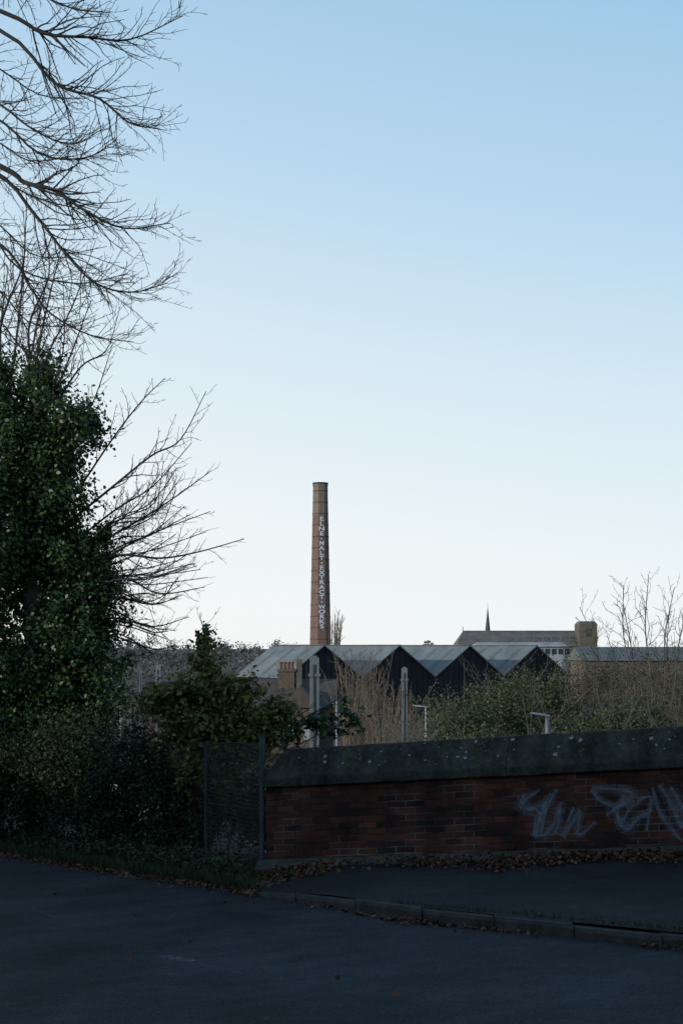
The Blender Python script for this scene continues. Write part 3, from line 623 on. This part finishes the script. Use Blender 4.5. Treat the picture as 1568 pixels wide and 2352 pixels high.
# ------------------------------------------------------------------ black gabled sheds
ra = math.radians(60); FD = np.array([math.sin(ra), math.cos(ra)])
HS = 5.35; ZP, ZE = 2.95, -0.9
p0 = np.array([-2.2, 172.0])
shed = empty("black_gabled_warehouse", (p0[0], p0[1], 0), math.atan2(FD[1], FD[0]))
for q, L in enumerate([13, 26, 26, 26]):
    cx = q*2*HS; y0 = 0
    V = []
    for y in (y0, y0+L): V += [(cx-HS, y, -6.5), (cx-HS, y, ZE), (cx, y, ZP), (cx+HS, y, ZE), (cx+HS, y, -6.5)]
    obj("cladding_%d" % q, V, [(0,4,3,2,1), (5,6,7,8,9), (0,1,6,5), (3,4,9,8)], M_black, shed)
    for sgn, nm in ((-1, "left"), (1, "right")):
        V = []
        for y in (y0-.35, y0+L+.3):
            V += [(cx, y, ZP+.06), (cx+sgn*(HS-.02), y, ZE+.06), (cx, y, ZP+.2), (cx+sgn*(HS-.02), y, ZE+.2)]
        obj("roof_%s_%d" % (nm, q), V, [(0,1,3,2), (4,6,7,5), (2,3,7,6), (0,4,5,1), (1,5,7,3)], M_roof, shed)
    box("ridge_cap_%d" % q, cx-.2, cx+.2, y0-.36, y0+L+.3, ZP+.2, ZP+.27, M_roof, shed)
    for k in range(int(L/4)):
        ya_ = y0+2.2+k*4.0
        V = [(cx-.12*HS, ya_, ZP-.12*(ZP-ZE)+.225), (cx-.9*HS, ya_, ZP-.9*(ZP-ZE)+.225), (cx-.9*HS, ya_+.8, ZP-.9*(ZP-ZE)+.225), (cx-.12*HS, ya_+.8, ZP-.12*(ZP-ZE)+.225)]
        obj("rooflight", V, [(0, 1, 2, 3)], M_roofg, shed)
    for xx in np.arange(-HS+.5, HS, .85):
        zt = ZE+(ZP-ZE)*(1-abs(xx)/HS)-.1; box("batten", cx+xx-.04, cx+xx+.04, y0-.06, y0-.01, -6.4, zt, M_black, shed)

# ------------------------------------------------------------------ slate-roofed maltings building, tower block
mb = empty("maltings_building")
yb = 300
box("walls", 24.8, 53.0, yb, yb+12, -6.5, 3.3, M_tan, mb)
obj("roof", [(24.2,yb-.4,3.2),(53.4,yb-.4,3.2),(53.4,yb+12.4,3.2),(24.2,yb+12.4,3.2),(26.0,yb+6,6.4),(53.4,yb+6,6.4)], [(0,1,5,4),(2,3,4,5),(3,0,4),(1,2,5),(0,3,2,1)], M_slate, mb)
box("hoist_tower", 49.9, 53.6, yb-1.5, yb+5, -6.5, 7.9, M_tan, mb)
obj("tower_top", [(49.9,yb-1.5,7.9),(53.6,yb-1.5,7.9),(53.6,yb+5,7.9),(49.9,yb+5,7.9),(50.4,yb-1,8.5),(53.1,yb-1,8.5),(53.1,yb+4.5,8.5),(50.4,yb+4.5,8.5)], [(0,1,5,4),(1,2,6,5),(2,3,7,6),(3,0,4,7),(4,5,6,7)], M_slate, mb)
box("tower_window", 51.2, 52.4, yb-1.53, yb-1.4, 5.2, 6.8, M_glass, mb)
for xx in np.arange(35, 49, 1.9):
    box("rail_post", xx-.06, xx+.06, yb+1.6, yb+1.72, 3.8, 6.2, M_steel, mb)
box("rail", 35, 48.5, yb+1.5, yb+1.6, 5.5, 5.62, M_steel, mb); box("ridge_tiles", 26, 53.4, yb+5.85, yb+6.15, 6.38, 6.6, M_slate, mb)
box("vent_post", 26.0, 26.15, yb+5.9, yb+6.05, 6.3, 7.4, M_steel, mb)
ow = empty("white_workshop")
box("walls", 26.3, 44.2, 280, 287, -6.5, 3.15, M_offw, ow)
obj("roof", [(25.9,279.5,3.1),(44.6,279.5,3.1),(44.6,287.5,3.2),(25.9,287.5,3.2),(27,283.5,4.0),(43.8,283.5,4.0)], [(0,1,5,4),(2,3,4,5),(3,0,4),(1,2,5),(0,3,2,1)], M_roofw, ow)
for xx in np.arange(27, 44, 1.3): box("window", xx, xx+.95, 279.93, 280.05, 1.6, 2.7, M_glass, ow)
lr = empty("long_shed")
box("walls", 38.5, 80, 225, 240, -6.5, .9, M_tan, lr)
obj("roof", [(38,224.5,.8),(80.5,224.5,.8),(80.5,240.5,.8),(38,240.5,.8),(38,232.5,3.0),(80.5,232.5,3.0)], [(0,1,5,4),(2,3,4,5),(3,0,4),(1,2,5),(0,3,2,1)], M_roofg, lr)
cs = empty("church_spire")
M_spire = mat("spire_slate", (.05, .065, .07), (.08, .095, .1), scale=.5)
lathe("spire", [(9, 2.4), (13.5, 1.5), (14, 1.65), (28.5, .15)], M_spire, cs, cx=92.4, cy=900)
box("tower", 90.3, 94.5, 898, 902, -6, 12, M_tan, cs); box("cross", 92.3, 92.5, 899.9, 900.1, 28.4, 31.5, M_band, cs)

# ------------------------------------------------------------------ brick house with chimneys
hs_ = empty("brick_house")
box("walls", -7.2, -.6, 100, 108, -5.5, -1.4, M_redbrick, hs_)
obj("roof", [(-7.5,99.7,-1.4),(-.3,99.7,-1.4),(-.3,108.3,-1.4),(-7.5,108.3,-1.4),(-6.5,104,.5),(-.3,104,.5)], [(0,1,5,4),(2,3,4,5),(3,0,4),(1,2,5),(0,3,2,1)], M_tile, hs_)
obj("front_gable", [(-4.4,98.2,-1.4),(-1.4,98.2,-1.4),(-2.9,98.2,.1),(-4.4,104,-1.4),(-1.4,104,-1.4),(-2.9,104,.1)], [(0,1,2),(1,4,5,2),(3,0,2,5)], M_tile, hs_)
box("gable_wall", -4.2, -1.6, 98.4, 100, -5.5, -1.45, M_redbrick, hs_)
for xx in (-6.4, -3.4, -2.2): box("window", xx-.4, xx+.4, (98.33 if xx > -5 else 99.93), 100.02, -3.6, -2.3, M_offw, hs_)
box("chimney_stack", -4.55, -3.4, 102.5, 103.3, -.5, 1.05, M_redbrick, hs_); box("stack_cap", -4.65, -3.3, 102.4, 103.4, 1.05, 1.22, M_tan, hs_)
for q in range(4): lathe("chimney_pot_%d" % q, [(1.22, .13), (1.6, .11), (1.62, .14), (1.75, .14)], M_pot, hs_, cx=-4.4+q*.28, cy=102.9, K=10)
box("chimney_stack_tall", -3.25, -2.85, 102.5, 103.2, -.5, 1.95, M_tan, hs_)
box("antenna_pole", -2.55, -2.5, 103, 103.05, .5, 2.9, M_steel, hs_)
sb = empty("station_building")
box("walls", -13.5, -10.2, 100, 107, -5.5, .1, M_band, sb); box("roof_parapet", -13.7, -10.0, 99.8, 107.2, .1, .4, M_black, sb); box("window", -12.8, -11, 99.9, 100.1, -1.6, -.6, M_glass, sb)

# ------------------------------------------------------------------ overhead line masts
def mast(name, x, y, zt, w_, z0=-5.6):
    e = empty(name, (x, y, 0)); a = w_/2; th_ = .03
    box("flange_front", -a, a, -a, -a+th_, z0, zt, M_steel, e); box("flange_back", -a, a, a-th_, a, z0, zt, M_steel, e); box("web", -.012, .012, -a+th_, a-th_, z0, zt, M_steel, e)
    box("side_plate", a-.05, a, -a+th_+.002, a-th_-.002, z0, zt-.003, M_steel, e)
    box("top_cap", -a*.6, a*.6, -a*.6, a*.6, zt, zt+.05, M_steel, e); box("clamp", -a-.04, a+.04, -a-.04, a+.04, zt-.55, zt-.47, M_steel, e)
    box("cable_conduit", -a*.25, a*.0, -a-.04, -a-.003, z0, zt-.2, M_post, e); box("number_plate", -a*.5, a*.5, -a-.02, -a-.004, -1.3, -1.0, M_post, e)
mast("overhead_line_mast", -.78, 41, 2.45, .27); mast("overhead_line_mast.001", 2.74, 62, 1.85, .25); mast("overhead_line_mast.002", -9.65, 75, 1.8, .25); mast("overhead_line_mast.003", -16.9, 120, .85, .2)
def lamp(name, x, y, zt, arm=-.4, z0=-5.6, sz=1.0):
    e = empty(name, (x, y, 0)); Bq = Branches()
    Bq.tube(np.array([[0, 0, z0], [0, 0, (z0+zt)/2], [0, 0, zt-.02]]), .055*sz, .042*sz, 8); Bq.make("column", M_lamp, e)
    if arm:
        V = []
        for (xx, hw, t0, t1) in [(.06, .05, -.04, .01), (arm*.3, .1, 0, .04), (arm*.8, .12, .02, .06), (arm*1.15, .07, .045, .06)]:
            V += [(xx, -hw, zt+t0), (xx, hw, zt+t0), (xx, hw*.8, zt+t1), (xx, -hw*.8, zt+t1)]
        Fc = [(a*4+q, a*4+(q+1) % 4, (a+1)*4+(q+1) % 4, (a+1)*4+q) for a in range(3) for q in range(4)]+[(0,1,2,3), (15,14,13,12)]
        obj("lantern", V, Fc, M_lamp, e)
    box("camera_box", -.02, .1, -.05, .05, zt-.5, zt-.4, M_steel, e)
lamp("street_lamp", 2.97, 50, .65, -.4); lamp("street_lamp.001", 4.62, 32, 1.2, -.33); lamp("street_lamp.002", -.15, 45, 1.05, 0, sz=.75); lamp("street_lamp.003", -2.28, 60, .4, -.3); lamp("street_lamp.004", -9.3, 60, .2, 0)

def van(name, x, y, z, rz):
    e = empty(name, (x, y, z), rz)
    prof = [(-2.5,.35),(-2.55,1.0),(-2.45,2.2),(.9,2.25),(1.6,1.5),(2.4,1.2),(2.5,.9),(2.5,.35)]
    V = [(a, -.95, b_) for a, b_ in prof]+[(a, .95, b_) for a, b_ in prof]; K = len(prof)
    o = obj("body", V, [tuple(range(K)), tuple(range(K, 2*K))[::-1]]+[(q, (q+1) % K, K+(q+1) % K, K+q) for q in range(K)], M_white, e); bb = o.modifiers.new("b", 'BEVEL'); bb.width = .06; bb.segments = 2
    for sy_ in (-.965, .955): obj("side_window", [(.2,sy_,1.45),(1.35,sy_,1.45),(.85,sy_,2.05),(.2,sy_,2.05)], [(0,1,2,3)], M_glass, e)
    obj("windscreen", [(.98,-.8,2.19),(.98,.8,2.19),(1.56,.8,1.58),(1.56,-.8,1.58)], [(0,1,2,3)], M_glass, e)
    for wx in (-1.6, 1.6):
        for wy in (-.97, .75):
            Bq = Branches(); Bq.tube(np.array([[wx, wy, .36], [wx, wy+.22, .36]]), .36, .36, 14); Bq.make("wheel", M_tyre, e)
van("parked_van", -10.2, 62, -5.5+.0, .3)

# ------------------------------------------------------------------ midground vegetation
bs = empty("green_bushes")
gb = [(4.3,50,.0,1.5,1.2,1.1),(6.0,52,.35,1.6,1.3,1.3),(3.0,48,-1.4,1.2,1,1.2),(7.8,55,.5,1.6,1.2,1.2),(5.5,49,-1.6,2.5,1.5,1.6),(8.8,50,-1.2,2.2,1.4,1.6),(11,52,-.6,2,1.4,1.5),(14.0,50,-.3,1.3,1.2,1.4),(12,48,-1.4,2,1.4,1.5)]
foliage("leaves", gb, 40000, .12, M_bush, bs, sub=.42, per=55, shell=.3)
bb_ = empty("brown_scrub")
gb2 = [(9.5,62,.9,1.6,1.2,1.2),(11.5,64,1.2,1.7,1.3,1.3),(13.5,62,.8,1.8,1.3,1.4),(16,64,1.1,2,1.4,1.4),(12,60,-1.2,4,1.8,2),(7.6,66,.5,1.4,1.2,1.2),(18,60,.6,2,1.4,1.8)]
foliage("leaves", gb2, 24000, .10, M_bushb, bb_, sub=.45, per=45, shell=.2)
B = Branches()
for q in range(230):
    x_ = rng.uniform(2.5, 18); y_ = rng.uniform(47.5, 66); zt = rng.uniform(.4, 2.4) if x_ > 6 else rng.uniform(-.4, 1.3)
    zt = zt if y_ > 55 else zt*.7
    B.grow(smooth_path([(x_, y_, -3), (x_+rng.normal()*.4, y_, (zt-3)/2), (x_+rng.normal()*1.2, y_, zt)]), .025, .01, 2, .45, .33, upb=.08, rmin=.009, jit=.25)
B.make("twigs", M_bark, bb_)
rt = empty("bare_hawthorn_tree"); B = Branches()
for (x0, dx, zt, r) in [(12.4,-.9,4.6,.05),(12.4,.1,5.7,.06),(12.4,1.1,5.2,.05),(12.6,1.9,5.5,.05),(12.0,-1.7,3.8,.04),(12.8,2.6,4.0,.04),(11.9,-.4,5.3,.045),(12.6,.7,4.2,.04),(11.8,-2.0,4.4,.035),(12.2,-1.3,3.2,.035),(13,1.5,3.6,.035),(12,-2.4,3.0,.03),(13,2.2,5.0,.035)]:
    P = smooth_path([(x0+rng.normal()*.1, 58, -5.5), (x0+dx*.15+rng.normal()*.15, 58, -2), (x0+dx*.5+rng.normal()*.2, 58+rng.normal()*.4, .8), (x0+dx*.8+rng.normal()*.2, 58, zt*.6), (x0+dx*1.05, 58, zt)], 4)
    B.grow(P, r, .012, 3, .45, .26, upb=.08, spread=(25, 60), rmin=.0085, t0=.42, jit=.25)
B.make("trunk_and_branches", M_bark, rt)
def wispy(name, xs_, y_, zt, n_, m, spread=.9, z0=-5.5, rm=.012):
    e = empty(name); B = Branches()
    for q in range(n_):
        x_ = rng.uniform(*xs_); z_ = z0+(zt-z0)*rng.uniform(.62, 1.0); yy = y_+rng.normal()*1.2; dx = rng.normal()*spread
        B.grow(smooth_path([(x_, yy, z0), (x_+dx*.2, yy, z0+(z_-z0)*.5), (x_+dx, yy, z_)]), .03, .01, 2, .5, .18, upb=.18, spread=(15, 42), rmin=rm, jit=.22)
    B.make("stems", m, e)
wispy("bare_willow", (.0, 2.2), 82, 2.7, 85, M_twig)
wispy("bare_willow.001", (2.0, 3.8), 78, .9, 60, M_twig)
wispy("bare_willow.002", (7.4, 9.0), 72, 1.1, 40, M_twig)
wispy("bare_shrub", (-10, -4), 68, -.2, 90, M_bark)
pp = empty("bare_poplar_tree"); B = Branches()
for q in range(26):
    dx = rng.normal()*.7; B.grow(smooth_path([(-1.3, 240, -6), (-1.3+dx*.5, 240, 0), (-1.2+dx, 240, rng.uniform(4.5, 9))]), .08, .025, 1, .7, .2, upb=.4, rmin=.028)
B.make("trunk_and_branches", M_twig, pp)

tl = empty("distant_trees")
cl = []
for q in range(150):
    x_ = rng.uniform(-150, -12); y_ = 420+rng.normal()*30; cl.append((x_, y_, -1+rng.uniform(-1, 3.0)+(1.4 if x_ < -50 else 0), rng.uniform(3, 7), 4, rng.uniform(2, 4)))
for q in range(120):
    x_ = rng.uniform(0, 260); y_ = 640+rng.normal()*30; cl.append((x_, y_, -4+rng.uniform(-1, 1.8), rng.uniform(4, 9), 5, rng.uniform(2, 4)))
foliage("crowns", cl, 60000, .7, M_far, tl, sub=1.5, per=50, shell=.4)
ml = empty("scrub_woodland")
cl = [(rng.uniform(-34, -6), 130+rng.normal()*12, rng.uniform(-5, -.5), rng.uniform(1.5, 3), 2, rng.uniform(1.5, 2.6)) for q in range(46)]
cl += [(rng.uniform(-2, 60), 150+rng.normal()*5, rng.uniform(-6, -3.0), rng.uniform(1.5, 3), 2, rng.uniform(1.2, 1.8)) for q in range(50)]
cl += [(rng.uniform(28, 62), 160+rng.normal()*5, rng.uniform(-3.5, -.6), rng.uniform(1.5, 3), 2, rng.uniform(1.2, 1.8)) for q in range(36)]
foliage("crowns", cl, 56000, .27, M_bushb, ml, sub=.8, per=50, shell=.4)
pt_ = empty("pine_tree"); B = Branches(); B.tube(np.array([[24.4, 400, -4], [24.4, 400, 1], [24.4, 400, 5]]), .3, .1, 6); B.make("trunk", M_barkd, pt_)
foliage("crown", [(24.4,400,3.6,1.5,1.2,.7),(24.2,400,4.5,.9,.8,.5),(7,400,3.2,1.6,1.2,.4),(6.8,400,2.6,2.2,1.2,.4)], 900, .45, M_bramble, pt_, sub=.4, per=30)
